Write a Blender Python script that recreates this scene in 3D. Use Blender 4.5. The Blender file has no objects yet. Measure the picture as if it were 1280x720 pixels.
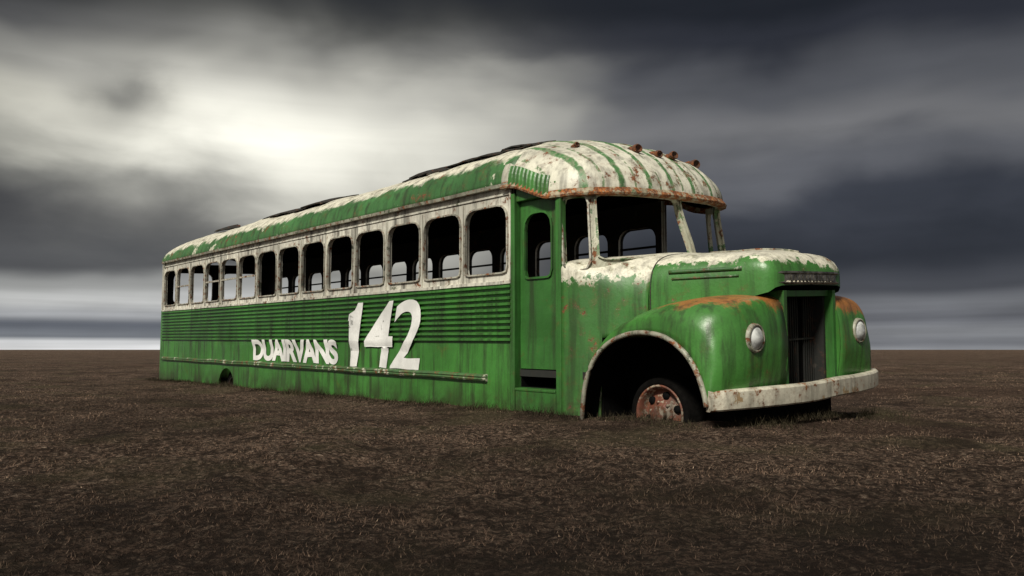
import bpy, bmesh, math, random
import numpy as np
from mathutils import Vector, Matrix, noise as mnoise
random.seed(7); np.random.seed(7)
scene=bpy.context.scene
col=scene.collection
def lin(c):
    c=c/255.0
    return c/12.92 if c<=0.04045 else ((c+0.055)/1.055)**2.4
def S(r,g=None,b=None):
    if g is None: g=b=r
    return (lin(r),lin(g),lin(b),1)
def lerp(a,b,t): return a+(b-a)*t
def sst(a,b,x):
    t=max(0,min(1,(x-a)/(b-a))); return t*t*(3-2*t)
def interp(xs,ys,x):
    return float(np.interp(x,xs,ys))

# ---------------------------------------------------------------- node helpers
class NT:
    def __init__(s,tree): s.t=tree; s.n=tree.nodes; s.l=tree.links
    def new(s,typ,**k):
        nd=s.n.new(typ)
        for a,b in k.items(): setattr(nd,a,b)
        return nd
    def put(s,sock,v):
        if hasattr(v,'links') or isinstance(v,bpy.types.NodeSocket): s.l.new(v,sock)
        else: sock.default_value=v
    def m(s,op,a,b=0.0,c=0.0,clamp=False):
        nd=s.new('ShaderNodeMath',operation=op); nd.use_clamp=clamp
        s.put(nd.inputs[0],a); s.put(nd.inputs[1],b)
        if op in('MULTIPLY_ADD','COMPARE'): s.put(nd.inputs[2],c)
        return nd.outputs[0]
    def mix(s,f,a,b,mode='MIX'):
        nd=s.new('ShaderNodeMix',data_type='RGBA',blend_type=mode)
        s.put(nd.inputs[0],f); s.put(nd.inputs[6],a); s.put(nd.inputs[7],b)
        return nd.outputs[2]
    def rng(s,v,a,b,c=0.0,d=1.0,smooth=True):
        nd=s.new('ShaderNodeMapRange'); nd.interpolation_type='SMOOTHSTEP' if smooth else 'LINEAR'
        s.put(nd.inputs[0],v); nd.inputs[1].default_value=a; nd.inputs[2].default_value=b
        nd.inputs[3].default_value=c; nd.inputs[4].default_value=d
        return nd.outputs[0]
    def noise(s,vec,scale,detail=8,rough=.6,mp=None,loc=(0,0,0),dist=0.0):
        if mp or loc!=(0,0,0):
            g=s.new('ShaderNodeMapping'); s.l.new(vec,g.inputs[0])
            g.inputs['Scale'].default_value=mp or (1,1,1); g.inputs['Location'].default_value=loc
            vec=g.outputs[0]
        nd=s.new('ShaderNodeTexNoise'); s.l.new(vec,nd.inputs['Vector'])
        nd.inputs['Scale'].default_value=scale; nd.inputs['Detail'].default_value=detail
        nd.inputs['Roughness'].default_value=rough; nd.inputs['Distortion'].default_value=dist
        return nd.outputs['Fac']
def newmat(name):
    m=bpy.data.materials.new(name); m.use_nodes=True
    t=NT(m.node_tree); b=m.node_tree.nodes['Principled BSDF']
    return m,t,b
RUST=(.11,.036,.014,1); RUST2=(.24,.085,.03,1)
def paint(name,base,chip=None,chip_thr=.62,rust_thr=.66,streak=.6,rough=.5,scale=3.0,
          second=None,second_node=None,rustc=RUST,rustc2=RUST2,bump=.25,metal=0.0,low=True):
    m,t,b=newmat(name)
    tc=t.new('ShaderNodeTexCoord'); v=tc.outputs['Object']
    sep=t.new('ShaderNodeSeparateXYZ'); t.l.new(v,sep.inputs[0])
    n0=t.noise(v,1.3,6,.6,loc=(3,7,1))
    n1=t.noise(v,scale,12,.68)
    n2=t.noise(v,scale*1.7,12,.72,loc=(11,3,5))
    n3=t.noise(v,2.2,9,.65,mp=(5,5,.45),loc=(1,2,3))
    n4=t.noise(v,45,6,.7)
    c=t.mix(t.rng(n0,.35,.65),base,tuple(x*.62 for x in base[:3])+(1,))
    c=t.mix(t.rng(n4,.3,.7,0,.35),c,tuple(x*.55 for x in base[:3])+(1,))
    if second:
        f=second_node(t,v,sep,n1,n2)
        sc=t.mix(t.rng(n4,.35,.7,0,.5),second,tuple(x*.45 for x in second[:3])+(1,))
        c=t.mix(f,c,sc)
    hm=None
    if chip:
        mk1=t.rng(n1,chip_thr,chip_thr+.03); c=t.mix(mk1,c,chip); hm=mk1
    mk2=t.rng(n2,rust_thr,rust_thr+.035)
    halo=t.rng(n2,rust_thr-.10,rust_thr,0,.5)
    c=t.mix(halo,c,tuple(lerp(x,y,.6) for x,y in zip(base[:3],rustc[:3]))+(1,))
    rc=t.mix(t.rng(n4,.4,.62),rustc,rustc2)
    c=t.mix(mk2,c,rc)
    st=t.rng(n3,.44,.68,0,streak)
    c=t.mix(st,c,(.02,.017,.012,1))
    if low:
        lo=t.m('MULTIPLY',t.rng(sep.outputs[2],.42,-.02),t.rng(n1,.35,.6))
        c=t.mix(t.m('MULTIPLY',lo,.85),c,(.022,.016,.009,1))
    t.l.new(c,b.inputs['Base Color'])
    r=t.m('ADD',t.m('MULTIPLY',n1,.25),rough-.1)
    r=t.m('ADD',r,t.m('MULTIPLY',mk2,.35),clamp=True)
    t.l.new(r,b.inputs['Roughness'])
    b.inputs['Metallic'].default_value=metal
    h=t.m('SUBTRACT',t.m('MULTIPLY',n4,.25),t.m('MULTIPLY',mk2,.6))
    if hm is not None: h=t.m('SUBTRACT',h,t.m('MULTIPLY',hm,.5))
    h=t.m('ADD',h,t.m('MULTIPLY',n0,2.5))
    bp=t.new('ShaderNodeBump'); bp.inputs['Strength'].default_value=bump; bp.inputs['Distance'].default_value=.02
    t.l.new(h,bp.inputs['Height']); t.l.new(bp.outputs[0],b.inputs['Normal'])
    return m
GREEN=(.058,.220,.038,1); CREAM=(.74,.71,.58,1)
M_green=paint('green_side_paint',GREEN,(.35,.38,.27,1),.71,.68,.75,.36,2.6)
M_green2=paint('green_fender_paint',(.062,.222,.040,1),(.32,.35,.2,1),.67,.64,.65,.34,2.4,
   second=(.36,.14,.04,1),second_node=lambda t,v,s,n1,n2: t.m('MULTIPLY',t.rng(t.m('ADD',s.outputs[2],t.m('MULTIPLY',n2,.38)),1.085,1.13),.95))
M_hood=paint('hood_paint',(.058,.208,.040,1),(.45,.45,.33,1),.65,.63,.5,.34,3.2,
   second=CREAM,second_node=lambda t,v,s,n1,n2: t.rng(t.m('ADD',s.outputs[2],t.m('MULTIPLY',n2,.42)),1.475,1.50))
M_cowl=paint('cowl_paint',(.056,.202,.040,1),(.5,.5,.38,1),.64,.60,.55,.45,4.5,
   second=CREAM,second_node=lambda t,v,s,n1,n2: t.rng(t.m('ADD',s.outputs[2],t.m('MULTIPLY',n2,.6)),1.46,1.50))
M_band=paint('cream_window_band_paint',(.74,.72,.62,1),(.16,.17,.12,1),.61,.595,.8,.6,4.0)
M_roof=paint('roof_paint',(.06,.185,.055,1),(.6,.6,.46,1),.60,.62,.65,.5,3.0,
   second=CREAM,second_node=lambda t,v,s,n1,n2: t.rng(t.m('ADD',s.outputs[2],t.m('MULTIPLY',n1,.4)),2.56,2.62))
def capstripes(t,v,s,n1,n2):
    w=t.m('SINE',t.m('ADD',t.m('ADD',t.m('MULTIPLY',s.outputs[1],20.94),t.m('MULTIPLY',s.outputs[0],2.5)),t.m('MULTIPLY',n1,2.2)))
    w2=t.m('SINE',t.m('ADD',t.m('ADD',t.m('MULTIPLY',s.outputs[1],41.88),t.m('MULTIPLY',s.outputs[0],5)),t.m('MULTIPLY',n1,3.0)))
    a=t.m('MULTIPLY',t.rng(w,.80,.95),t.rng(n2,.36,.44))
    a2=t.m('MULTIPLY',t.rng(w2,.80,.97),t.rng(n2,.47,.53))
    bb=t.m('MULTIPLY',t.rng(n2,.56,.59),t.rng(t.m('ADD',s.outputs[1],s.outputs[0]),.4,1.2))
    return t.m('MAXIMUM',t.m('MAXIMUM',a,a2),bb)
M_cap=paint('cap_paint',(.76,.74,.61,1),(.12,.10,.06,1),.635,.585,.5,.45,4.2,second=(.07,.20,.06,1),second_node=capstripes)
M_visor=paint('rusty_visor_paint',(.45,.40,.27,1),(.07,.15,.06,1),.58,.46,.4,.6,7.0,rustc2=(.36,.13,.035,1))
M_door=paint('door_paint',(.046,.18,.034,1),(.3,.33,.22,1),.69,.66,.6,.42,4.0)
M_bump=paint('bumper_paint',(.76,.72,.58,1),(.40,.28,.15,1),.59,.57,.45,.34,5.0,rustc2=(.36,.15,.05,1))
M_trim=paint('trim_paint',(.42,.42,.33,1),(.08,.1,.06,1),.56,.54,.6,.5,9.0)
M_sidetrim=paint('green_trim_paint',(.05,.15,.045,1),(.3,.32,.24,1),.58,.6,.5,.45,9.0)
M_rail=paint('rail_paint',(.07,.17,.06,1),(.46,.46,.36,1),.57,.56,.4,.5,6.0)
M_letter=paint('white_lettering_paint',(.95,.95,.92,1),(.05,.17,.05,1),.68,.80,.05,.6,8.0,low=False,bump=.05)
M_rust=paint('rusted_metal',(.07,.035,.022,1),(.2,.16,.11,1),.62,.5,.5,.8,12)
M_rim=paint('rim_paint',(.28,.09,.055,1),(.52,.44,.33,1),.52,.54,.6,.6,13)
M_darkmetal=paint('dark_metal',(.02,.019,.016,1),(.05,.05,.04,1),.6,.6,.5,.6,8)
M_bars=paint('grille_bar_paint',(.010,.011,.009,1),(.03,.026,.02,1),.6,.62,.5,.7,8)
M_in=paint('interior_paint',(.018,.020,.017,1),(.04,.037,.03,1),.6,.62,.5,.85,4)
M_frame=paint('window_frame_paint',(.50,.49,.41,1),(.06,.07,.05,1),.57,.55,.6,.6,9)
M_wsf=paint('windshield_frame_paint',(.60,.60,.46,1),(.07,.17,.06,1),.54,.57,.5,.5,6)
def simple(name,colr,rough,metal=0,**k):
    m,t,b=newmat(name); v=t.new('ShaderNodeTexCoord').outputs['Object']
    n=t.noise(v,k.get('scale',20),8,.65)
    c=t.mix(t.rng(n,.35,.65),colr,tuple(x*k.get('var',.5) for x in colr[:3])+(1,))
    t.l.new(c,b.inputs['Base Color']); b.inputs['Roughness'].default_value=rough; b.inputs['Metallic'].default_value=metal
    bp=t.new('ShaderNodeBump'); bp.inputs['Strength'].default_value=k.get('bump',.2); bp.inputs['Distance'].default_value=.01
    t.l.new(n,bp.inputs['Height']); t.l.new(bp.outputs[0],b.inputs['Normal'])
    return m
M_tyre=simple('old_rubber',(.005,.0045,.004,1),.95,scale=30,bump=.5)
M_tyre.node_tree.nodes['Principled BSDF'].inputs['Specular IOR Level'].default_value=.1
M_chrome=simple('worn_chrome',(.42,.40,.35,1),.34,.9,scale=14,var=.25)
M_lens=simple('headlight_glass',(.68,.70,.68,1),.08,0,scale=9,var=.35,bump=.05)
M_black=simple('shade_black_metal',(.004,.004,.004,1),.9)  # near-black: shade painted on insides of roof, cowl, fenders; also chassis, seat
M_black.node_tree.nodes['Principled BSDF'].inputs['Specular IOR Level'].default_value=.1

# ---------------------------------------------------------------- bus
BUS=bpy.data.objects.new('abandoned_bus',None); col.objects.link(BUS)
BUS.location=(.839,7.952,0); BUS.rotation_euler=(0,0,math.radians(-49.7))
BUS.empty_display_size=1
BUS['label']='abandoned rusty green and cream school bus sunk in brown grass'
BUS['category']='bus'
def TR(p): return (p[0],p[1],p[2]-.0107*p[0]+.05*(p[1]+1.1))
def mk(name,verts,faces,mat,parent=None,smooth=False,solid=0,bevel=0,offset=-1,label=None,recalc=True,mats=None,fm=None,subd=0,auto=0,inner=None):
    me=bpy.data.meshes.new(name)
    me.from_pydata([TR(v) for v in verts],[],faces); me.validate()
    ob=bpy.data.objects.new(name,me); col.objects.link(ob)
    ob.parent=parent or BUS
    for mm in (mats or [mat]): me.materials.append(mm)
    if inner: me.materials.append(inner)
    if fm:
        for p,i in zip(me.polygons,fm): p.material_index=i
    if recalc:
        bm=bmesh.new(); bm.from_mesh(me); bmesh.ops.remove_doubles(bm,verts=bm.verts,dist=.0004)
        bmesh.ops.recalc_face_normals(bm,faces=bm.faces)
        if auto:
            for e in bm.edges:
                if len(e.link_faces)==2 and e.calc_face_angle(0)>math.radians(auto): e.smooth=False
        bm.to_mesh(me); bm.free()
    if smooth or auto:
        me.polygons.foreach_set('use_smooth',[True]*len(me.polygons))
    if solid:
        s=ob.modifiers.new('s','SOLIDIFY'); s.thickness=solid; s.offset=offset
        if inner:
            acc=0
            for p in me.polygons:
                c=p.center; r=Vector((0,c.y,(c.z-1.2)*.6)); acc+=p.area*p.normal.dot(r)
            if acc<0: me.flip_normals()
            s.material_offset=1
    if bevel:
        s=ob.modifiers.new('b','BEVEL'); s.width=bevel; s.segments=2; s.limit_method='ANGLE'
    if label: ob['label']=label
    return ob
class G:
    def __init__(s): s.v=[]; s.f=[]; s.m=[]
    def add(s,v,f,mi=0):
        o=len(s.v); s.v+=list(v); s.f+=[tuple(i+o for i in q) for q in f]; s.m+=[mi]*len(f)
    def box(s,x0,x1,y0,y1,z0,z1,mi=0):
        v=[(x,y,z) for x in(x0,x1) for y in(y0,y1) for z in(z0,z1)]
        s.add(v,[(0,1,3,2),(4,6,7,5),(0,4,5,1),(2,3,7,6),(0,2,6,4),(1,5,7,3)],mi)
    def grid(s,fn,nu,nv,closeu=False,mi=0):
        v=[fn(i/(nu),j/(nv)) for i in range(nu+1) for j in range(nv+1)]
        f=[(i*(nv+1)+j,(i+1)*(nv+1)+j,(i+1)*(nv+1)+j+1,i*(nv+1)+j+1) for i in range(nu) for j in range(nv)]
        s.add(v,f,mi)
    def tube(s,path,r,n=8,mi=0,flat=1.0,cap=True):
        P=[Vector(p) for p in path]; rings=[]
        for i,p in enumerate(P):
            d=(P[min(i+1,len(P)-1)]-P[max(i-1,0)]).normalized()
            up=Vector((0,0,1)) if abs(d.z)<.9 else Vector((0,1,0))
            a=d.cross(up).normalized(); b=a.cross(d)
            rings.append([tuple(p+a*math.cos(2*math.pi*k/n)*r+b*math.sin(2*math.pi*k/n)*r*flat) for k in range(n)])
        v=[q for r_ in rings for q in r_]
        f=[(i*n+k,i*n+(k+1)%n,(i+1)*n+(k+1)%n,(i+1)*n+k) for i in range(len(P)-1) for k in range(n)]
        if cap: f+=[tuple(range(n))[::-1],tuple(range((len(P)-1)*n,len(P)*n))]
        s.add(v,f,mi)
    def strip(s,path,prof,mi=0,flip=1):
        P=[Vector(p) for p in path]; n=len(prof); v=[]
        for i,p in enumerate(P):
            d=(P[min(i+1,len(P)-1)]-P[max(i-1,0)]); d.z=0; d.normalize()
            o=Vector((d.y,-d.x,0))*flip
            for a,b in prof: v.append(tuple(p+o*a+Vector((0,0,b))))
        f=[(i*n+k,i*n+(k+1)%n,(i+1)*n+(k+1)%n,(i+1)*n+k) for i in range(len(P)-1) for k in range(n)]
        f+=[tuple(range(n))[::-1],tuple(range((len(P)-1)*n,len(P)*n))]
        s.add(v,f,mi)
    def lathe(s,prof,center,axis='y',n=40,mi=0,sgn=-1,M=None):
        v=[];np_=len(prof)
        for k in range(n):
            a=2*math.pi*k/n
            for r,h in prof:
                if axis=='y': p=(center[0]+r*math.cos(a),center[1]+sgn*h,center[2]+r*math.sin(a))
                else: p=(center[0]+sgn*h,center[1]+r*math.cos(a),center[2]+r*math.sin(a))
                v.append(p)
        f=[(k*np_+j,((k+1)%n)*np_+j,((k+1)%n)*np_+j+1,k*np_+j+1) for k in range(n) for j in range(np_-1)]
        s.add(v,f,mi)
def rectpts(x0,x1,z0,z1,rt,rb,n=7):
    pts=[]
    for i in range(n): pts.append((lerp(x0,x1,i/n),z0))
    for i in range(n): pts.append((x1,lerp(z0,z1,i/n)))
    for i in range(n): pts.append((lerp(x1,x0,i/n),z1))
    for i in range(n): pts.append((x0,lerp(z1,z0,i/n)))
    out=[]
    for k,(x,z) in enumerate(pts):
        top=z>(z0+z1)/2; r=rt if top else rb
        r=min(r,(x1-x0)/2*.98,(z1-z0)/2*.98)
        if r>0:
            cx=x0+r if x<x0+r else (x1-r if x>x1-r else None)
            cz=z0+r if z<z0+r else (z1-r if z>z1-r else None)
            if cx is not None and cz is not None:
                d=math.hypot(x-cx,z-cz)
                if d>1e-6: x=cx+(x-cx)/d*r; z=cz+(z-cz)/d*r
        out.append((x,z))
    return out
def cell(g,fn,o,h,rt,rb,n=9,mi=0):
    a=rectpts(*o,0,0,n); b=rectpts(*h,rt,rb,n); N=len(a)
    g.add([fn(*p) for p in a]+[fn(*p) for p in b],[(k,(k+1)%N,N+(k+1)%N,N+k) for k in range(N)],mi)
def ring(g,fn,h,rt,rb,w,n=9,mi=0):
    a=rectpts(*h,rt,rb,n); b=rectpts(h[0]+w,h[1]-w,h[2]+w,h[3]-w,rt-w,max(rb-w,.005),n); N=len(a)
    g.add([fn(*p) for p in a]+[fn(*p) for p in b],[(k,(k+1)%N,N+(k+1)%N,N+k) for k in range(N)],mi)

H=1.10; XR=-10.06; BELT=1.215; GUT=2.11
prof=[(BELT,0.0)]
ribs=[1.172-i*.054 for i in range(10)]
for zc in ribs: prof+=[(zc+.019,0),(zc+.013,.028),(zc-.006,.028),(zc-.014,0)]
prof+=[(.60,0),(.5,0),(.38,0),(.3,0)]
def dent(x,z):
    return .012*mnoise.noise(Vector((x*.9,z*1.6,3.1)))+.005*mnoise.noise(Vector((x*3,z*4,9.)))
def sidepanel(sgn):
    g=G(); nx=170; L=prof
    def bot(x):
        d=abs(x+6.85)
        if d<.34: return max(math.sqrt(.34**2-d*d)-.10,-.25)
        return -.25
    def fn(u,v):
        x=lerp(XR,-.0,u); j=round(v*(len(L)+1))
        if j<len(L): z,o=L[j]
        elif j==len(L): z=lerp(.3,bot(x),.5); o=0
        else: z=bot(x); o=0
        return (x,sgn*(H+o+dent(x,z)),z)
    g.grid(fn,nx,len(L)+1)
    return g
body=G()
for s in(-1,1):
    q=sidepanel(s); body.add(q.v,q.f)
def rearpath(n=24):
    P=[]
    for i in range(n+1):
        a=math.pi/2*(-1+2*i/n)
        c=abs(math.cos(a))**(2/4.2); sn=math.copysign(abs(math.sin(a))**(2/4.2),math.sin(a))
        P.append((XR-.34*c, H*sn))
    return P
RP=rearpath()
rl=[0]
for i in range(1,len(RP)): rl.append(rl[-1]+math.dist(RP[i],RP[i-1]))
def rfn(s,z,o=0):
    x=np.interp(s,rl,[p[0] for p in RP]); y=np.interp(s,rl,[p[1] for p in RP])
    return (float(x)-o,float(y),z)
body.grid(lambda u,v:rfn(u*rl[-1],lerp(-.25,BELT,v)),40,4)
BODY=mk('body',body.v,body.f,M_green,solid=.03,smooth=False,label='ribbed green lower body panels')
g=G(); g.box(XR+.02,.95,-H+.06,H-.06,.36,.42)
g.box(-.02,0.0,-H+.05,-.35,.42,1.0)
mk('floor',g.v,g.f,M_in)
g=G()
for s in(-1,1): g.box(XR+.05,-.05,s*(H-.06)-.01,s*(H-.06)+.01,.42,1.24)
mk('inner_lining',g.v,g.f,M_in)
g=G(); g.box(.95,2.1,-.43,.43,-.1,.86); g.box(.9,.99,-.96,.96,-.2,.9); g.box(.95,2.08,-.66,-.43,-.1,.9); g.box(.95,2.08,.43,.66,-.1,.9)
mk('chassis',g.v,g.f,M_black)

band=G(); PER=.715; ZB0,ZB1=1.30,1.94
def sfn(sgn,o=0):
    return lambda x,z:(x,sgn*(H+o+.4*dent(x,z)),z)
def hole(s,k):
    x1=-PER*k-.02; x0=x1-PER
    if s==-1: return x0,x1,.032,ZB0,ZB1
    return x0,x1,.085,1.34,1.84
for s in(-1,1):
    for k in range(14):
        x0,x1,mg,za,zb=hole(s,k)
        cell(band,sfn(s),(x0,x1,BELT,GUT),(x0+mg,x1-mg,za,zb),.14,.05 if s==-1 else .09)
    band.box(-.02,.0,s*H-.02,s*H+.02,BELT,GUT)
LR=rl[-1]
for a,b_ in ((0,.36),(.36,LR/2),(LR/2,LR-.36),(LR-.36,LR)):
    if b_-a<.5: band.grid(lambda u,v,a=a,b_=b_:rfn(lerp(a,b_,u),lerp(BELT,GUT,v)),8,2)
    else: cell(band,rfn,(a,b_,BELT,GUT),(a+.09,b_-.09,ZB0+.05,ZB1),.13,.1)
BAND=mk('window_band',band.v,band.f,M_band,solid=.045,inner=M_in,label='weathered cream window band with rust streaks')
for s in(-1,1):
    for k in range(14):
        g=G(); x0,x1,mg,za,zb=hole(s,k); mg-=.004
        ring(g,sfn(s,.004),(x0+mg,x1-mg,za-.005,zb+.005),.145,.055 if s==-1 else .095,.015)
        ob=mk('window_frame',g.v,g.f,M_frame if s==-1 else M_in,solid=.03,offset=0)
        if (k in (8,9,10,12)) or (s==1):
            g2=G(); g2.box(x0+mg+.012,x1-mg-.012,s*H-.012,s*H+.012,1.61,1.635)
            mk('window_sash',g2.v,g2.f,M_frame if s==-1 else M_in,parent=ob)
        g3=G(); g3.box(x0-.007,x0+.007,s*(H+.006)-.008,s*(H+.006)+.008,BELT+.02,2.0)
        mk('window_pillar',g3.v,g3.f,M_band)
g=G()
for s in(-1,1):
    fl=1 if s==-1 else -1
    path=[(x,s*H,0) for x in np.linspace(XR,.0,60)]
    P=[(x,y,BELT+.006*mnoise.noise(Vector((x*2,0,0)))) for x,y,z in path]
    g.strip(P,[(0,-.018),(.022,-.014),(.022,.014),(0,.018)],flip=fl)
    P=[(x,y,2.03) for x,y,z in path]
    g.strip(P,[(0,-.008),(.012,-.008),(.012,.008),(0,.008)],flip=fl)
mk('belt_moulding',g.v,g.f,M_band)
for s in(-1,1):
    g=G()
    fl=1 if s==-1 else -1
    g.strip([(x,s*H,.335+.008*mnoise.noise(Vector((x*1.3,5,0)))) for x in np.linspace(XR+.05,-.35,70)],
      [(0,-.034),(.03,-.028),(.04,-.012),(.03,0),(.04,.012),(.03,.028),(0,.034)],flip=fl)
    mk('rub_rail',g.v,g.f,M_rail,label='scuffed rub rail along the lower side')
def se_arch(w,h,n,th):
    c=math.cos(th); s_=math.sin(th)
    return math.copysign(abs(c)**(2/n),c)*w, abs(s_)**(2/n)*h
g=G()
xs=list(XR-.36+.36*(1-np.cos(np.linspace(0,math.pi/2,10))))+list(np.linspace(XR+.2,.03,90))
def roofsec(x):
    if x<XR+.02:
        c=min(1,max(0,(XR+.02-x)/.385)); w=(1-c**3.6)**(1/3.6) if c<1 else 0
    else: w=1
    c2=min(1,max(0,(XR+1.0-x)/1.38)); h=(1-c2**2.4)**(1/2.4) if c2<1 else 0
    return (H+.025)*w, .50*h
nv=44
def rf(u,v):
    x=xs[round(u*(len(xs)-1))]; w,h=roofsec(x); y,z=se_arch(w,h,2.35,math.pi*v)
    d=.035*mnoise.noise(Vector((x*.7,y*1.4,2)))+.014*mnoise.noise(Vector((x*2.6,y*3,4)))
    seam=.010 if (int(round((x+10)*10))%12==0) else 0
    return (x,-y*(1+seam*.5),GUT+z+(d if h>.1 else 0)*min(1,z*5)+seam*min(1,z*5))
g.grid(rf,len(xs)-1,nv)
ROOF=mk('roof',g.v,g.f,M_roof,smooth=True,solid=.025,inner=M_black,label='arched roof with peeling green and cream paint')
for s in(-1,1):
    g=G(); fl=1 if s==-1 else -1
    g.strip([(x,s*(H+.02),GUT+.008*mnoise.noise(Vector((x*1.5,1,0)))) for x in np.linspace(XR,.0,80)],[(0,-.02),(.03,-.016),(.036,.016),(.02,.02),(0,.006)],flip=fl)
    mk('gutter',g.v,g.f,M_trim)
# cap
CN=2.9
def rimz(x): return lerp(GUT,1.945,sst(-.02,.55,x))
def capw(x):
    c=min(1,max(0,(x-.22)/.85)); return 1.13*((1-c**CN)**(1/CN) if c<1 else 0)
def capc(x):
    c=min(1,max(0,(x+.12)/1.19)); return 1.945+.672*((1-c**1.8)**(1/1.8) if c<1 else 0)
cx=[-.12,-.05,.05,.15]+list(.15+.92*np.sin(np.linspace(.12,math.pi/2,30)))
def capf(u,v):
    x=cx[round(u*(len(cx)-1))]; w=capw(x); zr=rimz(x); h=max(0,capc(x)-zr)
    y,z=se_arch(w,h,2.45,math.pi*v)
    d=.016*mnoise.noise(Vector((x*2,y*2,7)))+.006*mnoise.noise(Vector((x*7,y*7,7)))
    rb=.014*max(0,math.cos(y*2*math.pi/.30))**6*min(1,h*3)
    return (x,-y,zr+z*(1+rb*2)+d*min(1,z*4))
g=G(); g.grid(capf,len(cx)-1,60)
CAP=mk('roof_cap',g.v,g.f,M_cap,smooth=True,solid=.025,inner=M_black,label='domed front roof cap, cream paint flaking to green and rust')
g=G(); P=[]
for i in range(61):
    a=math.pi/2*(-1+2*i/60); c=abs(math.cos(a))**(2/CN); sn=math.copysign(abs(math.sin(a))**(2/CN),math.sin(a))
    x=.22+.85*c; P.append((x,1.13*sn,rimz(x)+.010*mnoise.noise(Vector((i*.4,0,0)))))
P=[(x,-1.13,rimz(x)) for x in(-.1,0.0,.1)]+P+[(x,1.13,rimz(x)) for x in (.1,0,-.1)]
g.strip(P,[(-.05,-.04),(.006,-.042),(.030,-.036),(.036,-.018),(.014,.012),(.0,.03),(-.03,.02)],flip=1)
VIS=mk('visor',g.v,g.f,M_visor,auto=50,label='rusted visor rim over the windshield')
for (x,y,sc,tl) in((.72,-.24,1.25,.1),(.76,.02,1.1,-.1),(.75,.25,1.2,.2),(.64,.72,1.4,0),(.46,-.74,.7,.3)):
    w=capw(x); zr=rimz(x); h=capc(x)-zr
    z=zr+h*(max(0,1-abs(y/w)**2.45))**(1/2.45)
    g=G()
    pr=[(0,-.05),(.034,-.05),(.038,-.01),(.026,.0),(.030,.014),(.040,.026),(.041,.044),(.034,.050),(.022,.036),(0,.034)]
    g.lathe([(r*sc,hh*sc) for r,hh in pr],(0,0,0),axis='x',n=14,sgn=1)
    vv=[(x+p[0]*math.cos(tl)-p[2]*math.sin(tl)*.5,y+p[1]*1.15,z+.016*sc+p[2]*.8+p[0]*tl) for p in g.v]
    g.v=vv; g.box(x-.04,x+.02,y-.02,y+.02,z-.03,z+.01)
    mk('marker_light',g.v,g.f,M_rust,auto=50)
def slab(x0,x1,y0,y1,lift,tw=0.1,n=14,seed=0):
    g=G(); rnd=random.Random(seed)
    jag=[rnd.uniform(-.06,.06) for _ in range(n+1)]; jz=[rnd.uniform(-.02,.03) for _ in range(n+1)]
    def f(u,v):
        x=lerp(x0,x1,u); i=round(u*n); y=lerp(y0+jag[i],y1-jag[i]*.5,v)
        w,h=roofsec(x); z=GUT+h*(max(0,1-abs(y/w)**2.35))**(1/2.35)
        return (x,y,z+.012+lift*(.3+.7*math.sin(math.pi*min(1,u*1.1)))+jz[i]*(.4+v)+tw*v*.25)
    g.grid(f,n,4)
    mk('torn_roof_panel',g.v,g.f,M_darkmetal,solid=.012,label='torn dark sheet metal lying on the roof')
slab(-1.75,-.3,-.70,-.25,.045,.08,seed=3); slab(-1.0,-.15,-.62,-.1,.06,.02,seed=5); slab(-2.3,-1.5,-.82,-.4,.03,.06,seed=9)
slab(-6.4,-4.9,-.80,-.35,.03,.07,seed=11); slab(-5.4,-4.2,-.74,-.3,.03,.07,seed=13); slab(-8.6,-8.2,-.72,-.4,.03,.05,seed=17)

# ---- windshield
PN=3.0
def plan(z):
    rk=.17*sst(1.95,1.3,z) if z<1.95 else 0
    P=[]
    for i in range(161):
        a=math.pi/2*(-1+2*i/160); c=abs(math.cos(a))**(2/PN); sn=math.copysign(abs(math.sin(a))**(2/PN),math.sin(a))
        P.append((.28+(.74+rk)*c,1.085*sn))
    l=[0]
    for i in range(1,len(P)): l.append(l[-1]+math.dist(P[i],P[i-1]))
    return P,l
_pc={}
def pfn(s,z,o=0):
    k=round(z,3)
    if k not in _pc:
        P,l=plan(z); _pc[k]=([p[0] for p in P],[p[1] for p in P],[q/l[-1] for q in l])
    X,Y,Ls=_pc[k]
    x=float(np.interp(s,Ls,X)); y=float(np.interp(s,Ls,Y))
    if o:
        x1=float(np.interp(s-.01,Ls,X)); y1=float(np.interp(s-.01,Ls,Y)); x2=float(np.interp(s+.01,Ls,X)); y2=float(np.interp(s+.01,Ls,Y))
        d=Vector((x2-x1,y2-y1)).normalized(); x+=d.y*o; y-=d.x*o
    return (x,y,z)
def s_at_x(x,near=True):
    P,l=plan(1.6)
    for i,(px,py) in enumerate(P):
        if px>=x: return l[i]/l[-1]
def s_at_y(y):
    P,l=plan(1.6)
    for i,(px,py) in enumerate(P):
        if py>=y: return l[i]/l[-1]
sA=s_at_x(.60); sQ=s_at_y(-.955)
WT=1.94
g=G()
q0,q1=sA,sQ; f1=1-s_at_y(-1.0)
cell(g,pfn,(q0,q1,1.12,WT),(q0+.005,q1-.005,1.285,1.90),.026,.03,n=8)
cell(g,pfn,(f1,1-q0,1.12,WT),(f1+.008,1-q0-.008,1.285,1.885),.02,.02,n=8)
def wfn(s,z):
    k=1-abs(s-.5)/.5
    if z<1.6: z=z-.05+.06*k
    return pfn(s,z)
cell(g,wfn,(q1,.5,1.22,WT),(q1+.015,.5-.006,1.372,1.912),.028,.04,n=16)
cell(g,wfn,(.5,f1,1.22,WT),(.5+.006,f1-.006,1.372,1.912),.028,.03,n=16)
mk('windshield_frame',g.v,g.f,M_wsf,solid=.04,label='cream windshield frame with flaked paint, glass missing')
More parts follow.
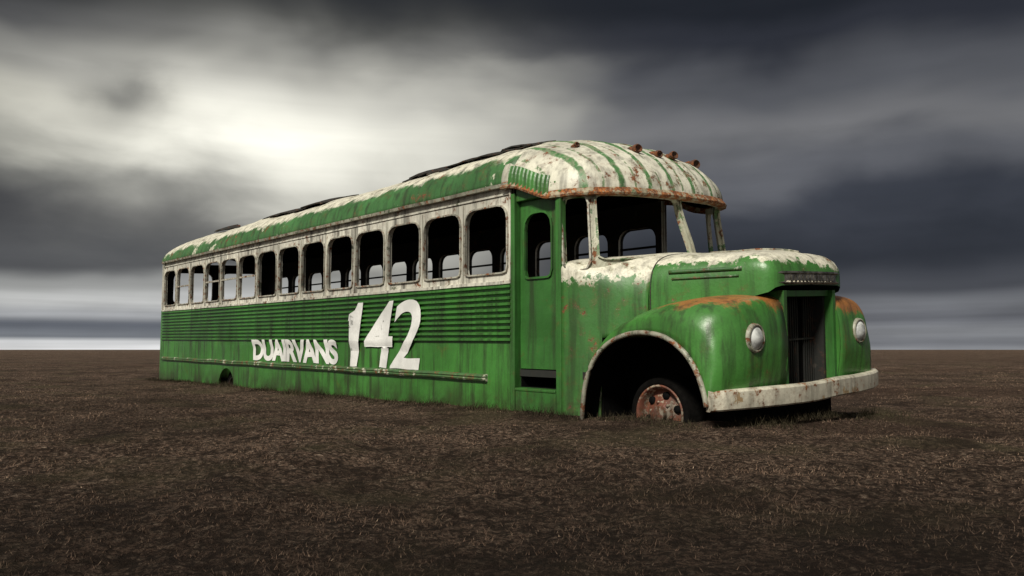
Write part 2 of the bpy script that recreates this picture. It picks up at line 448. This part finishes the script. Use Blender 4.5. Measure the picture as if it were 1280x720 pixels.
for a,b_ in((q1+.015,.494),(.506,f1-.006)):
    g=G()
    ring(g,lambda s,z:(lambda p:(p[0]+.010,p[1]-.004 if p[1]<0 else p[1],p[2]))(wfn(s,z)),(a-.004,b_+.004,1.366,1.918),.032,.044,.006,n=16)
    mk('windshield_gasket',g.v,g.f,M_wsf,solid=.02,offset=0)
g=G(); ring(g,lambda s,z:pfn(s,z,.012),(q0+.002,q1-.002,1.27,1.91),.028,.034,.005,n=10)
mk('quarter_window_frame',g.v,g.f,M_frame,solid=.02,offset=0)
g=G(); g.box(.62,.95,-.85,.85,1.05,1.28); mk('dashboard',g.v,g.f,M_in,bevel=.03)
x,y=-.15,.62
g=G(); g.box(x-.25,x+.2,y-.22,y+.22,.75,.88); g.box(x-.33,x-.22,y-.22,y+.22,.85,1.35); g.box(x-.1,x+.05,y-.1,y+.1,.42,.75)
mk('driver_seat',g.v,g.f,M_black,bevel=.03)

# ---- door region
g=G()
g.box(-.012,.048,-1.115,-1.03,-.25,2.02); g.box(.572,.635,-1.10,-1.03,-.25,1.97)
g.box(.048,.572,-1.095,-1.03,1.94,2.06)
g.box(.048,.572,-1.105,-1.03,-.25,.245)
g.box(.048,.572,-1.112,-1.02,.235,.262)
mk('door_frame',g.v,g.f,M_door,bevel=.008)
g=G()
yd=-1.045
fn=lambda x,z:(x,yd,z)
cell(g,fn,(.055,.565,.98,1.935),(.115,.48,1.235,1.82),.14,.06,n=8)
g.grid(lambda u,v:(lerp(.055,.565,u),yd+.006*mnoise.noise(Vector((u*2,v*3,1))),lerp(.43,.98,v)),8,8)
DOOR=mk('door',g.v,g.f,M_door,solid=.03,label='narrow green folding entrance door')
g=G(); ring(g,lambda x,z:(x,yd-.006,z),(.105,.49,1.225,1.83),.15,.07,.018,n=8)
mk('door_window_frame',g.v,g.f,M_door,parent=DOOR,solid=.02,offset=0)
g=G(); g.box(.05,.57,-1.03,-.6,.2,.26); g.box(.05,.57,-.62,-.6,.26,.42); g.box(.03,.05,-1.03,-.35,.2,1.1); g.box(.57,.6,-1.03,-.35,.2,1.1)
mk('door_step',g.v,g.f,M_black)
g=G()
def flu(u,v):
    x=lerp(-.0,.50,u); z=lerp(rimz(x)-.02,rimz(x)+.17,v); w,h=capw(x),max(.01,capc(x)-rimz(x))
    zz=max(0,min(.99,(z-rimz(x))/h)); y=w*(1-zz**2.45)**(1/2.45)
    return (x,-(y+.018+.012*math.sin(u*2*math.pi*10)),z)
g.grid(flu,80,5); mk('fluted_header',g.v,g.f,M_green,solid=.01,label='green fluted panel above the door')

# ---- cowl
def cw(x): return interp([.6,.8,.95,1.05,1.2,1.36],[1.1,1.055,.98,.94,.87,.81],x)
def cz(x): return interp([.6,1.2,1.36],[1.40,1.410,1.395],x)
def cs(x): return interp([.6,.8,1.0,1.2,1.36],[1.27,1.18,1.04,.93,.86],x)
def sect(w,zs,zt,n,v,zb):
    if v<.15: return (-w, lerp(zb,zs,v/.15))
    if v>.85: return (w, lerp(zs,zb,(v-.85)/.15))
    th=math.pi*(1-(v-.15)/.7); y,z=se_arch(w,zt-zs,n,th); return (y,zs+z)
CX=list(np.linspace(.63,.965,9))+[.985]+list(np.linspace(1.02,1.35,10))
g=G()
def cwf(u,v):
    x=CX[round(u*(len(CX)-1))]; zb=-.25 if x<.97 else .70
    y,z=sect(cw(x),cs(x),cz(x),3.4,v,zb)
    return (x,y+.008*mnoise.noise(Vector((x*4,v*9,0))),z)
g.grid(cwf,len(CX)-1,60)
mk('cowl',g.v,g.f,M_cowl,smooth=True,solid=.02,inner=M_black,label='cream and green cowl with peeling paint')
# ---- hood
hx=[1.35,1.37,1.5,1.7,1.9,2.02,2.12,2.20,2.25,2.285,2.300,2.305]
hw=[.80,.795,.755,.69,.625,.59,.562,.545,.52,.48,.41,.02]
hz=[1.372,1.375,1.372,1.366,1.358,1.350,1.338,1.318,1.287,1.243,1.19,1.12]
def hoodpt(x,v,o=0):
    w=interp(hx,hw,x)+o; zt=interp(hx,hz,x)+o
    zb=interp([1.35,1.95,2.1,2.25,2.303],[.82,.86,.98,1.02,1.07],x)
    zs=zb+.02
    y,z=sect(w,zs,zt,5.2,v,zb)
    rg=.018*math.exp(-(y/.09)**2)*(1 if x<2.2 else max(0,(2.3-x)/.1))
    if .15<v<.85: z+=rg+.008*mnoise.noise(Vector((x*3,y*3,1)))
    return (x,y,z)
HX=sorted(set(hx+list(np.linspace(1.35,2.1,14))))
g=G(); g.grid(lambda u,v:hoodpt(HX[round(u*(len(HX)-1))],v),len(HX)-1,100)
HOOD=mk('hood',g.v,g.f,M_hood,smooth=True,label='squared green engine hood, top flaked to cream')
g=G(); g.tube([hoodpt(x,.5,.004) for x in np.linspace(1.37,2.2,20)],.010,6); mk('hood_hinge',g.v,g.f,M_trim,parent=HOOD,smooth=True)
for nm,zv,xa,xb,r in(('hood_side_trim',1.21,1.50,2.06,.017),('hood_side_trim',1.155,1.53,2.04,.010)):
    g=G(); path=[]
    for x in np.linspace(xa,xb,16):
        best=min((hoodpt(x,v,.004) for v in np.linspace(.15,.32,90)),key=lambda p:abs(p[2]-zv)); path.append((best[0],best[1],zv))
    g.tube(path,r,6); mk(nm,g.v,g.f,M_sidetrim,parent=HOOD,smooth=True)
g=G(); g.tube([hoodpt(1.36,v,.002) for v in np.linspace(.02,.98,60)],.005,6); mk('hood_seam',g.v,g.f,M_darkmetal,parent=HOOD,smooth=True)
g=G()
def nosex(y): return 2.155+.155*max(0,1-(abs(y)/.56)**3.5)**.5
bp=[(nosex(y),y,1.125) for y in np.linspace(-.47,.47,31)]
g.strip(bp,[(-.02,-.05),(.015,-.05),(.022,-.036),(.012,-.024),(.012,.024),(.022,.036),(.015,.05),(-.02,.05)],flip=1)
for i in range(13):
    y=-.3+.05*i; x=nosex(y); g.box(x-.01,x+.024,y-.014,y+.014,1.103,1.147)
mk('hood_badge',g.v,g.f,M_chrome,parent=HOOD,smooth=False,label='tarnished chrome nameplate on the hood nose')

# ---- fenders
E=[(.90,-.25),(.92,.1),(.97,.40),(1.07,.62),(1.27,.82),(1.55,.95),(1.85,1.005),(2.09,1.005),(2.245,.96),(2.305,.83),(2.32,.64),(2.31,.48),(2.29,.34),(2.27,.215)]
A=[(.98,-.25),(.985,.1),(1.03,.36),(1.13,.55),(1.28,.67),(1.47,.735),(1.65,.745),(1.83,.71),(1.98,.62),(2.07,.52),(2.12,.43),(2.15,.35),(2.17,.28),(2.18,.215)]
def cr(P,t):
    n=len(P)-1; f=t*n; i=min(int(f),n-1); f-=i
    p=[Vector(P[max(0,min(n,i+k))]) for k in(-1,0,1,2)]
    return .5*((2*p[1])+(-p[0]+p[2])*f+(2*p[0]-5*p[1]+4*p[2]-p[3])*f*f+(-p[0]+3*p[1]-3*p[2]+p[3])*f**3)
YIN=.39
def fpt(u,v,sgn):
    e=cr(E,u); a=cr(A,u)
    th=math.pi/2*v; n=lerp(3.2,3.0,sst(.25,.8,u))
    k=abs(math.sin(th))**(2/n); yc=abs(math.cos(th))**(2/n)
    yo=1.20 if sgn<0 else 1.10
    p=a.lerp(e,k); d=.010*mnoise.noise(Vector((u*8,v*5,sgn)))
    return (p.x+d,sgn*(YIN+(yo-YIN)*yc+d),p.y)
for s in(-1,1):
    g=G(); g.grid(lambda u,v:fpt(u,v,s),72,30)
    F=mk('fender',g.v,g.f,M_green2,smooth=True,solid=.02,inner=M_black,label='bulging green front fender with rusted crown')
    yo=1.203 if s<0 else 1.103
    g=G(); g.tube([(lambda p:(p.x,s*yo,p.y))(cr(A,t)) for t in np.linspace(0.02,.97,60)],.020,8); mk('fender_lip',g.v,g.f,M_trim,parent=F,smooth=True)
    ee=[cr(E,t) for t in np.linspace(.47,1,30)]
    g=G(); pts=[(p.x,s*YIN,p.y) for p in ee]+[(1.7,s*YIN,.215),(1.7,s*YIN,.97)]
    g.add(pts,[tuple(range(len(pts)))]); mk('fender_inner_wall',g.v,g.f,M_green2,parent=F,solid=.01,recalc=False)
# ---- grille
g=G()
g.box(2.0,2.05,-.385,.385,.20,1.03,1)
for s in(-1,1): g.box(2.05,2.29,s*.362-.020,s*.362+.020,.25,1.03,0)
for s in(-1,1): g.box(2.05,2.22,s*.325-.014,s*.325+.014,.25,1.0,2)
g.box(2.05,2.25,-.342,.342,.985,1.03,0); g.box(2.05,2.22,-.342,.342,.20,.30,2)
for i in range(19):
    y=-.30+.0333*i
    if i in(12,13): continue
    g.box(2.12,2.135,y-.005,y+.005,.30,.985,2)
g.box(2.11,2.14,-.31,.31,.64,.655,2)
mk('grille',g.v,g.f,None,mats=[M_door,M_black,M_bars],fm=g.m,recalc=False,label='near-black grille with fine rusted bars')
# ---- bumper
g=G()
BP=[(2.205+.18*(1-(abs(y)/1.2)**2.4)-(.02 if abs(y)>1.15 else 0),y,.278+.004*math.sin(y*5)+.004*mnoise.noise(Vector((y*3,0,0)))) for y in np.linspace(-1.2,1.2,60)]
g.strip(BP,[(-.02,-.078),(.022,-.078),(.034,-.066),(.036,-.01),(.036,.048),(.026,.062),(.01,.066),(-.02,.066)],flip=1)
mk('bumper',g.v,g.f,M_bump,auto=35,label='pale cream front bumper, rusted and chipped')
for s in(-1,1):
    g=G(); g.box(2.0,2.33,s*.46-.04,s*.46+.04,.235,.31); mk('bumper_bracket',g.v,g.f,M_darkmetal)
# ---- headlights
for s,yh in((-1,-.80),(1,.72)):
    g=G(); c=(2.262,yh,.69)
    g.lathe([(.0,-.02),(.088,-.02),(.104,.0),(.108,.03),(.102,.06),(.090,.068),(.084,.058)],c,axis='x',n=32,sgn=1)
    HL=mk('headlight',g.v,g.f,M_trim,smooth=True,label='round sealed headlight in a rusted rim')
    g=G(); g.lathe([(.088,.05),(.07,.068),(.045,.080),(.02,.086),(0,.087)],c,axis='x',n=32,sgn=1)
    mk('headlight_lens',g.v,g.f,M_lens,parent=HL,smooth=True)
# ---- wheels
def wheel(x,y,z,sgn,r=.44,k_=1.0,mat=M_rim):
    sg=1 if sgn>0 else -1
    g=G(); g.lathe([(0,.05),(.05*k_,.05),(.07*k_,.04),(.075*k_,.0),(.11*k_,-.02)],(x,y,z),n=24,sgn=sg)
    W=mk('wheel',g.v,g.f,mat,auto=40,label='rusty steel wheel sunk in the grass')
    g=G(); g.lathe([(q[0]*k_,q[1]) for q in [(.09,-.02),(.13,-.035),(.17,-.05),(.20,-.06),(.215,-.03),(.235,.01),(.25,.018),(.255,.0),(.25,-.12)]],(x,y,z),n=48,sgn=sg)
    for k in range(6):
        a=2*math.pi*k/6+.3
        g.lathe([(0,.0),(.034*k_,.0),(.034*k_,-.02)],(x+.160*k_*math.cos(a),y+sg*-.030,z+.160*k_*math.sin(a)),n=12,sgn=sg,mi=1)
        a+=.5
        g.lathe([(0,.022),(.012,.022),(.014,0)],(x+.105*k_*math.cos(a),y-sg*.02,z+.105*k_*math.sin(a)),n=6,sgn=sg,mi=0)
    mk('rim',g.v,g.f,None,mats=[mat,M_black],fm=g.m,parent=W,smooth=True,recalc=False)
    q=.255*k_
    g=G(); g.lathe([(q-.01,-.10),(q-.005,.005),(q+.02,.012),(q+.05,.01),(r-.03,-.01),(r,-.08),(r,-.16),(r-.05,-.19),(q-.01,-.19)],(x,y,z),n=56,sgn=sg)
    mk('tyre',g.v,g.f,M_tyre,parent=W,smooth=True)
wheel(1.50,-.87,.105,-1,.31,.90); wheel(1.50,.87,.105,1,.31,.90)
wheel(-6.85,-.98,-.08,-1,.34,.7,M_darkmetal); wheel(-6.85,.98,-.08,1,.34,.7,M_darkmetal)

# ---- lettering
def env(z): return float(np.interp(z,[.56,.665],[0,.0295]))
def lettering(txt,x0,x1,z0,z1,shear,off,name,label,space=1.0,rough=.006,extra=()):
    cu=bpy.data.curves.new('t','FONT'); cu.body=txt; cu.size=1; cu.offset=off; cu.shear=shear; cu.space_character=space
    cu.resolution_u=6
    to=bpy.data.objects.new('t',cu); col.objects.link(to)
    dg=bpy.context.evaluated_depsgraph_get(); dg.update()
    me=bpy.data.meshes.new_from_object(to.evaluated_get(dg)); bpy.data.objects.remove(to)
    bm=bmesh.new(); bm.from_mesh(me)
    xs_=[v.co.x for v in bm.verts]; ys_=[v.co.y for v in bm.verts]
    ax,bx,ay,by=min(xs_),max(xs_),min(ys_),max(ys_)
    for v in bm.verts:
        v.co=Vector((lerp(x0,x1,(v.co.x-ax)/(bx-ax)),0,lerp(z0,z1,(v.co.y-ay)/(by-ay))))
    xmin=x0
    for poly in extra:
        bm.faces.new([bm.verts.new((px,0,pz)) for px,pz in poly]); xmin=min(xmin,min(p[0] for p in poly))
    bmesh.ops.triangulate(bm,faces=bm.faces)
    for z in np.arange(z0+.03,z1,.03):
        bmesh.ops.bisect_plane(bm,geom=list(bm.verts)+list(bm.edges)+list(bm.faces),plane_co=(0,0,z),plane_no=(0,0,1))
    gx=np.linspace(XR,0,171)
    for xx in gx:
        if xmin<xx<x1: bmesh.ops.bisect_plane(bm,geom=list(bm.verts)+list(bm.edges)+list(bm.faces),plane_co=(xx,0,0),plane_no=(1,0,0))
    for v in bm.verts:
        x,z=v.co.x,v.co.z
        wob=rough*mnoise.noise(Vector((x*11,z*11,2))); wz=rough*2.0*mnoise.noise(Vector((x*5,z*3,8)))
        v.co=Vector(TR((x+wob,-(H+env(z)+dent(x,z)+.008),z+wz)))
    bm.normal_update()
    bm.to_mesh(me); bm.free()
    ob=bpy.data.objects.new(name,me); col.objects.link(ob); ob.parent=BUS
    me.materials.clear(); me.materials.append(M_letter)
    ob['label']=label
ONE=[(-2.95,.375),(-2.80,.375),(-2.60,1.115),(-2.71,1.115),(-2.79,1.03),(-2.93,.985),(-2.955,.905),(-2.80,.935)]
lettering('42',-2.60,-1.42,.375,1.115,.22,.012,'number_lettering','large white hand-painted number 142',.90,.005,extra=[ONE])
lettering('DUAIRVANS',-5.80,-3.24,.385,.69,0.0,.042,'name_lettering','white painted block lettering on the side',.90,.004)

# ---------------------------------------------------------------- ground
def vnoise(x,y,sc,seed):
    r=np.random.RandomState(seed).rand(256,256); X=x*sc+500; Y=y*sc+500
    i=np.floor(X).astype(int); j=np.floor(Y).astype(int); fx=X-i; fy=Y-j
    fx=fx*fx*(3-2*fx); fy=fy*fy*(3-2*fy)
    g_=lambda a,b:r[a%256,b%256]
    return (g_(i,j)*(1-fx)+g_(i+1,j)*fx)*(1-fy)+(g_(i,j+1)*(1-fx)+g_(i+1,j+1)*fx)*fy
ca,sa=math.cos(math.radians(-49.7)),math.sin(math.radians(-49.7))
def tolocal(x,y):
    dx=x-.839; dy=y-7.952
    return dx*ca+dy*sa, -dx*sa+dy*ca
def gh(x,y):
    lx,ly=tolocal(x,y)
    d=np.hypot(np.maximum(np.maximum(-10.3-lx,lx-2.3),0),np.maximum(np.abs(ly)-1.1,0))
    near=np.exp(-(np.hypot(x,y)/60)**2)
    h=(vnoise(x,y,.35,1)-.5)*.10+(vnoise(x,y,1.7,2)-.5)*.06+(vnoise(x,y,6,3)-.5)*.028+(vnoise(x,y,19,4)-.5)*.020
    return h*near*np.minimum(1,.35+d*.4)+.055*np.exp(-(d/.35)**2)-.01
def axis(n,lim,k):
    t=np.linspace(-1,1,n); return np.sinh(t*k)/np.sinh(k)*lim
n=520
ax_=axis(n,3000,9.5); ay_=axis(n,3000,9.5)+4
X,Y=np.meshgrid(ax_,ay_,indexing='ij'); Z=gh(X,Y)
me=bpy.data.meshes.new('ground'); V=np.stack([X,Y,Z],-1).reshape(-1,3)
idx=np.arange(n*n).reshape(n,n)
Fq=np.stack([idx[:-1,:-1],idx[1:,:-1],idx[1:,1:],idx[:-1,1:]],-1).reshape(-1,4)
me.from_pydata(V.tolist(),[],Fq.tolist()); me.polygons.foreach_set('use_smooth',[True]*len(me.polygons))
GR=bpy.data.objects.new('ground',me); col.objects.link(GR); GR['kind']='structure'; GR['label']='flat brown turf plain reaching the horizon'; GR['category']='ground'
def patchy(t,v,c,dark,olive,foreshade_amt):
    pA=t.noise(v,.40,6,.62); pB=t.noise(v,1.5,7,.65,loc=(7,1,0)); pC=t.noise(v,.9,6,.6,loc=(3,9,0))
    c=t.mix(t.rng(pC,.50,.66,0,.55),c,olive)
    c=t.mix(t.rng(pB,.50,.64,0,.72),c,dark)
    c=t.mix(t.rng(pA,.44,.64,0,.55),c,dark)
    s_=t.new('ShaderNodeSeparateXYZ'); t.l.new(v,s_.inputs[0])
    foreshade=t.rng(t.m('ADD',s_.outputs[1],t.m('MULTIPLY',t.m('SUBTRACT',pB,.5),5.0)),4.8,1.6,0,foreshade_amt)  # foreground shade painted into ground and grass colour, darker towards the camera
    return t.mix(foreshade,c,(.014,.009,.007,1))
m,t,b=newmat('turf'); v=t.new('ShaderNodeTexCoord').outputs['Object']
a2=t.noise(v,3.0,10,.7); a3=t.noise(v,26,10,.82); a4=t.noise(v,.03,5,.6,mp=(1,4,1)); a5=t.noise(v,95,4,.8); a6=t.noise(v,12,8,.8)
vor=t.new('ShaderNodeTexVoronoi'); vor.inputs['Scale'].default_value=34; t.l.new(v,vor.inputs['Vector'])
c=t.mix(t.rng(a2,.35,.65),(.30,.20,.145,1),(.135,.088,.064,1))
c=t.mix(t.rng(a3,.50,.60),c,(.52,.39,.29,1))
c=t.mix(t.rng(a5,.46,.56,0,.8),c,(.020,.013,.009,1))
c=t.mix(t.rng(vor.outputs['Distance'],.35,.75,0,.8),c,(.018,.012,.008,1))
c=t.mix(t.rng(a6,.50,.60,0,.75),c,(.026,.017,.012,1))
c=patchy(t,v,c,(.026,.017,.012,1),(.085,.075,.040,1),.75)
c=t.mix(t.rng(a4,.45,.65,0,.4),c,(.075,.042,.028,1))
t.l.new(c,b.inputs['Base Color']); b.inputs['Roughness'].default_value=.95; b.inputs['Specular IOR Level'].default_value=.1
bp_=t.new('ShaderNodeBump'); bp_.inputs['Strength'].default_value=1.0; bp_.inputs['Distance'].default_value=.06
t.l.new(t.m('SUBTRACT',t.m('ADD',a3,t.m('MULTIPLY',a5,.5)),t.m('MULTIPLY',vor.outputs['Distance'],.3)),bp_.inputs['Height']); t.l.new(bp_.outputs[0],b.inputs['Normal']); me.materials.append(m)

def blades(name,x,y,hgt,wid,mat,label,lean=1.3):
    N=len(x); z=gh(x,y)-.004
    an=np.random.rand(N)*2*math.pi; ln=(np.random.rand(N,2)-.5)*lean
    dx=np.cos(an)*wid/2; dy=np.sin(an)*wid/2
    v=np.empty((N,3,3)); v[:,0]=np.stack([x-dx,y-dy,z],-1); v[:,1]=np.stack([x+dx,y+dy,z],-1)
    v[:,2]=np.stack([x+ln[:,0]*hgt,y+ln[:,1]*hgt,z+hgt*(.55+.45*np.random.rand(N))],-1)
    me=bpy.data.meshes.new(name); me.vertices.add(N*3); me.vertices.foreach_set('co',v.reshape(-1))
    me.loops.add(N*3); me.loops.foreach_set('vertex_index',np.arange(N*3,dtype=np.int32))
    me.polygons.add(N); me.polygons.foreach_set('loop_start',np.arange(0,N*3,3,dtype=np.int32))
    me.update(calc_edges=True); me.validate()
    ob=bpy.data.objects.new(name,me); col.objects.link(ob); me.materials.append(mat)
    ob['kind']='stuff'; ob['label']=label; ob['category']='grass'
    return ob
def grassmat(name,c1,c2,c3):
    m,t,b=newmat(name); v=t.new('ShaderNodeTexCoord').outputs['Object']
    a=t.noise(v,60,4,.7)
    c=t.mix(t.rng(a,.4,.6),c1,c2); c=t.mix(t.rng(a,.55,.66),c,c3)
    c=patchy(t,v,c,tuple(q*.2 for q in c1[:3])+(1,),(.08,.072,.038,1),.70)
    t.l.new(c,b.inputs['Base Color']); b.inputs['Roughness'].default_value=.85; b.inputs['Specular IOR Level'].default_value=.1
    return m
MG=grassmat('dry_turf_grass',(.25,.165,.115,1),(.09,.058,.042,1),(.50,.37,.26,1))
N=340000
yy=1.25*np.exp(np.random.rand(N)*math.log(32/1.25)); xx=(np.random.rand(N)*2-1)*(yy*.85+1.2)
dens=vnoise(xx,yy,2.2,21)*.5+vnoise(xx,yy,10,22)*.5
lx,ly=tolocal(xx,yy)
ok=(np.random.rand(N)<np.clip(dens*2.0-.45,0.05,1))&~((lx>-10.3)&(lx<2.2)&(np.abs(ly)<1.08))
xx,yy=xx[ok],yy[ok]
hh=(.006+.018*np.random.rand(len(xx)))*(.4+1.1*vnoise(xx,yy,3,23)); ww=.0015+.0008*yy
blades('turf_grass',xx,yy,hh,ww,MG,'short dry brown grass covering the plain',1.6)
N=16000
side=np.random.rand(N); lx=np.where(side<.75,-10.4+12.6*np.random.rand(N),2.1+.2*np.abs(np.random.randn(N)))
ly=np.where(side<.75,-1.13-np.abs(np.random.randn(N))*.10,(np.random.rand(N)*2-1)*1.15)
ly=np.where((side<.75)&(lx>1.0),-1.25+.45*np.random.rand(N),ly)
gx=.839+lx*ca-ly*sa; gy=7.952+lx*sa+ly*ca
cl=vnoise(gx,gy,3.5,31); keep=np.random.rand(N)<cl*1.3; gx,gy,cl=gx[keep],gy[keep],cl[keep]
blades('tall_grass',gx,gy,(.02+.08*np.random.rand(len(gx))**2)*(.3+1.1*cl),np.full(len(gx),.007),
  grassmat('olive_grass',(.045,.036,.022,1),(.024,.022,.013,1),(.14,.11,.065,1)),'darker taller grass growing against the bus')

# ---------------------------------------------------------------- world
w=bpy.data.worlds.new('World'); scene.world=w; w.use_nodes=True
t=NT(w.node_tree); t.n.clear()
out=t.new('ShaderNodeOutputWorld'); bg=t.new('ShaderNodeBackground')
v=t.new('ShaderNodeTexCoord').outputs['Generated']
sp=t.new('ShaderNodeSeparateXYZ'); t.l.new(v,sp.inputs[0]); sx,sy,sz=sp.outputs
az=t.m('ARCTAN2',sx,sy)
hyp=t.m('SQRT',t.m('ADD',t.m('MULTIPLY',sx,sx),t.m('MULTIPLY',sy,sy)))
el=t.m('ARCTAN2',sz,hyp)
cmb=t.new('ShaderNodeCombineXYZ'); t.l.new(az,cmb.inputs[0]); t.l.new(el,cmb.inputs[1])
cv=cmb.outputs[0]
big=t.noise(cv,1.0,3,.45,mp=(4.0,7,1),loc=(2.3,1.1,0),dist=.3)
mid=t.noise(cv,1.0,5,.48,mp=(6,13,1),loc=(5.3,4.1,0),dist=.3)
str_=t.noise(cv,1.0,5,.5,mp=(2.2,70,1),loc=(1.3,8.1,0))
e2=t.m('ADD',el,t.m('MULTIPLY',t.m('SUBTRACT',big,.5),.10))
e2=t.m('ADD',e2,t.m('MULTIPLY',t.m('SUBTRACT',mid,.5),.05))
fade=t.rng(el,.03,.13)
ee=t.m('ADD',t.m('MULTIPLY',e2,fade),t.m('MULTIPLY',el,t.m('SUBTRACT',1.0,fade)))
def ramp(stops,fac):
    nd=t.new('ShaderNodeValToRGB'); r=nd.color_ramp; r.interpolation='EASE'
    r.elements[0].position=stops[0][0]/.6; r.elements[0].color=stops[0][1]
    r.elements[1].position=stops[-1][0]/.6; r.elements[1].color=stops[-1][1]
    for p,c in stops[1:-1]:
        e=r.elements.new(p/.6); e.color=c
    t.l.new(t.m('DIVIDE',fac,.6,clamp=True),nd.inputs[0]); return nd.outputs[0]
left=ramp([(0,S(226,226,226)),(.009,S(212,213,214)),(.014,S(112,116,122)),(.028,S(92,96,104)),(.038,S(155,157,160)),(.055,S(188,189,188)),(.072,S(148,149,148)),
 (.092,S(78,79,82)),(.15,S(62,62,65)),(.185,S(88,88,86)),(.22,S(156,155,146)),(.27,S(196,194,182)),(.31,S(134,133,128)),(.35,S(62,62,64)),(.39,S(28,29,31)),(.6,S(30,31,35))],ee)
right=ramp([(0,S(138,140,144)),(.006,S(112,114,119)),(.02,S(126,128,132)),(.035,S(100,102,108)),(.05,S(108,110,115)),(.07,S(70,72,79)),
 (.11,S(42,44,52)),(.16,S(54,56,64)),(.21,S(90,91,96)),(.26,S(110,110,112)),(.31,S(80,81,85)),(.36,S(42,43,49)),(.40,S(27,28,32)),(.6,S(30,31,35))],ee)
mf=t.rng(t.m('ADD',az,t.m('MULTIPLY',t.m('SUBTRACT',big,.5),.4)),-.20,.14)
c=t.mix(mf,left,right)
def gauss(a0,e0,sa_,se_):
    A_=t.m('DIVIDE',t.m('SUBTRACT',t.m('ADD',az,t.m('MULTIPLY',t.m('SUBTRACT',mid,.5),.15)),a0),sa_); E_=t.m('DIVIDE',t.m('SUBTRACT',e2,e0),se_)
    return t.m('EXPONENT',t.m('MULTIPLY',t.m('ADD',t.m('MULTIPLY',A_,A_),t.m('MULTIPLY',E_,E_)),-1.0))
c=t.mix(t.m('MULTIPLY',gauss(-.26,.25,.21,.088),1.0,clamp=True),c,S(255,253,240))
c=t.mix(t.m('MULTIPLY',gauss(-.14,.17,.13,.08),.8,clamp=True),c,S(224,222,210))
c=t.mix(t.m('MULTIPLY',gauss(-.46,.28,.045,.02),.7,clamp=True),c,S(76,76,76))
c=t.mix(t.m('MULTIPLY',gauss(-.37,.15,.09,.04),.5,clamp=True),c,S(68,68,70))
hz_=t.rng(el,.10,.02)
sm=t.rng(str_,.3,.7,-.22,.22,False)
smul=t.m('ADD',1.0,t.m('MULTIPLY',sm,t.m('ADD',t.m('MULTIPLY',hz_,.9),.14)))
mm=t.rng(mid,.3,.7,.84,1.16,False)
mul=t.m('MULTIPLY',smul,mm)
cc=t.new('ShaderNodeCombineColor'); [t.l.new(mul,cc.inputs[i]) for i in range(3)]
c=t.mix(1.0,c,cc.outputs[0],'MULTIPLY')
over=t.m('MAXIMUM',t.rng(el,.55,1.1),t.rng(sy,.2,-.5))
c=t.mix(over,c,(.32,.31,.29,1))
sky=t.new('ShaderNodeTexSky',sky_type='NISHITA'); sky.sun_disc=False
sky.sun_elevation=math.radians(40); sky.sun_rotation=math.radians(206); sky.dust_density=4
skc=t.mix(1.0,sky.outputs[0],(.003,.003,.003,1),'MULTIPLY')
c=t.mix(1.0,c,skc,'ADD')
t.l.new(c,bg.inputs[0]); bg.inputs[1].default_value=1.0
t.l.new(bg.outputs[0],out.inputs[0])
sd=bpy.data.lights.new('sun','SUN'); sd.energy=4.2; sd.angle=math.radians(8); sd.color=(1,.95,.84)
so=bpy.data.objects.new('sun',sd); col.objects.link(so)
D=Vector((-.36,-.64,.68)); so.rotation_euler=D.to_track_quat('Z','Y').to_euler(); so.location=(-5,-5,9)

cam=bpy.data.cameras.new('camera'); co=bpy.data.objects.new('camera',cam); col.objects.link(co)
cam.lens=28.125; cam.sensor_width=36; cam.clip_end=6000; cam.clip_start=.05
co.location=(0,0,.6); co.rotation_euler=(math.radians(90+4.4),0,0)
scene.camera=co
scene.view_settings.view_transform='Standard'; scene.view_settings.look='None'; scene.view_settings.exposure=0
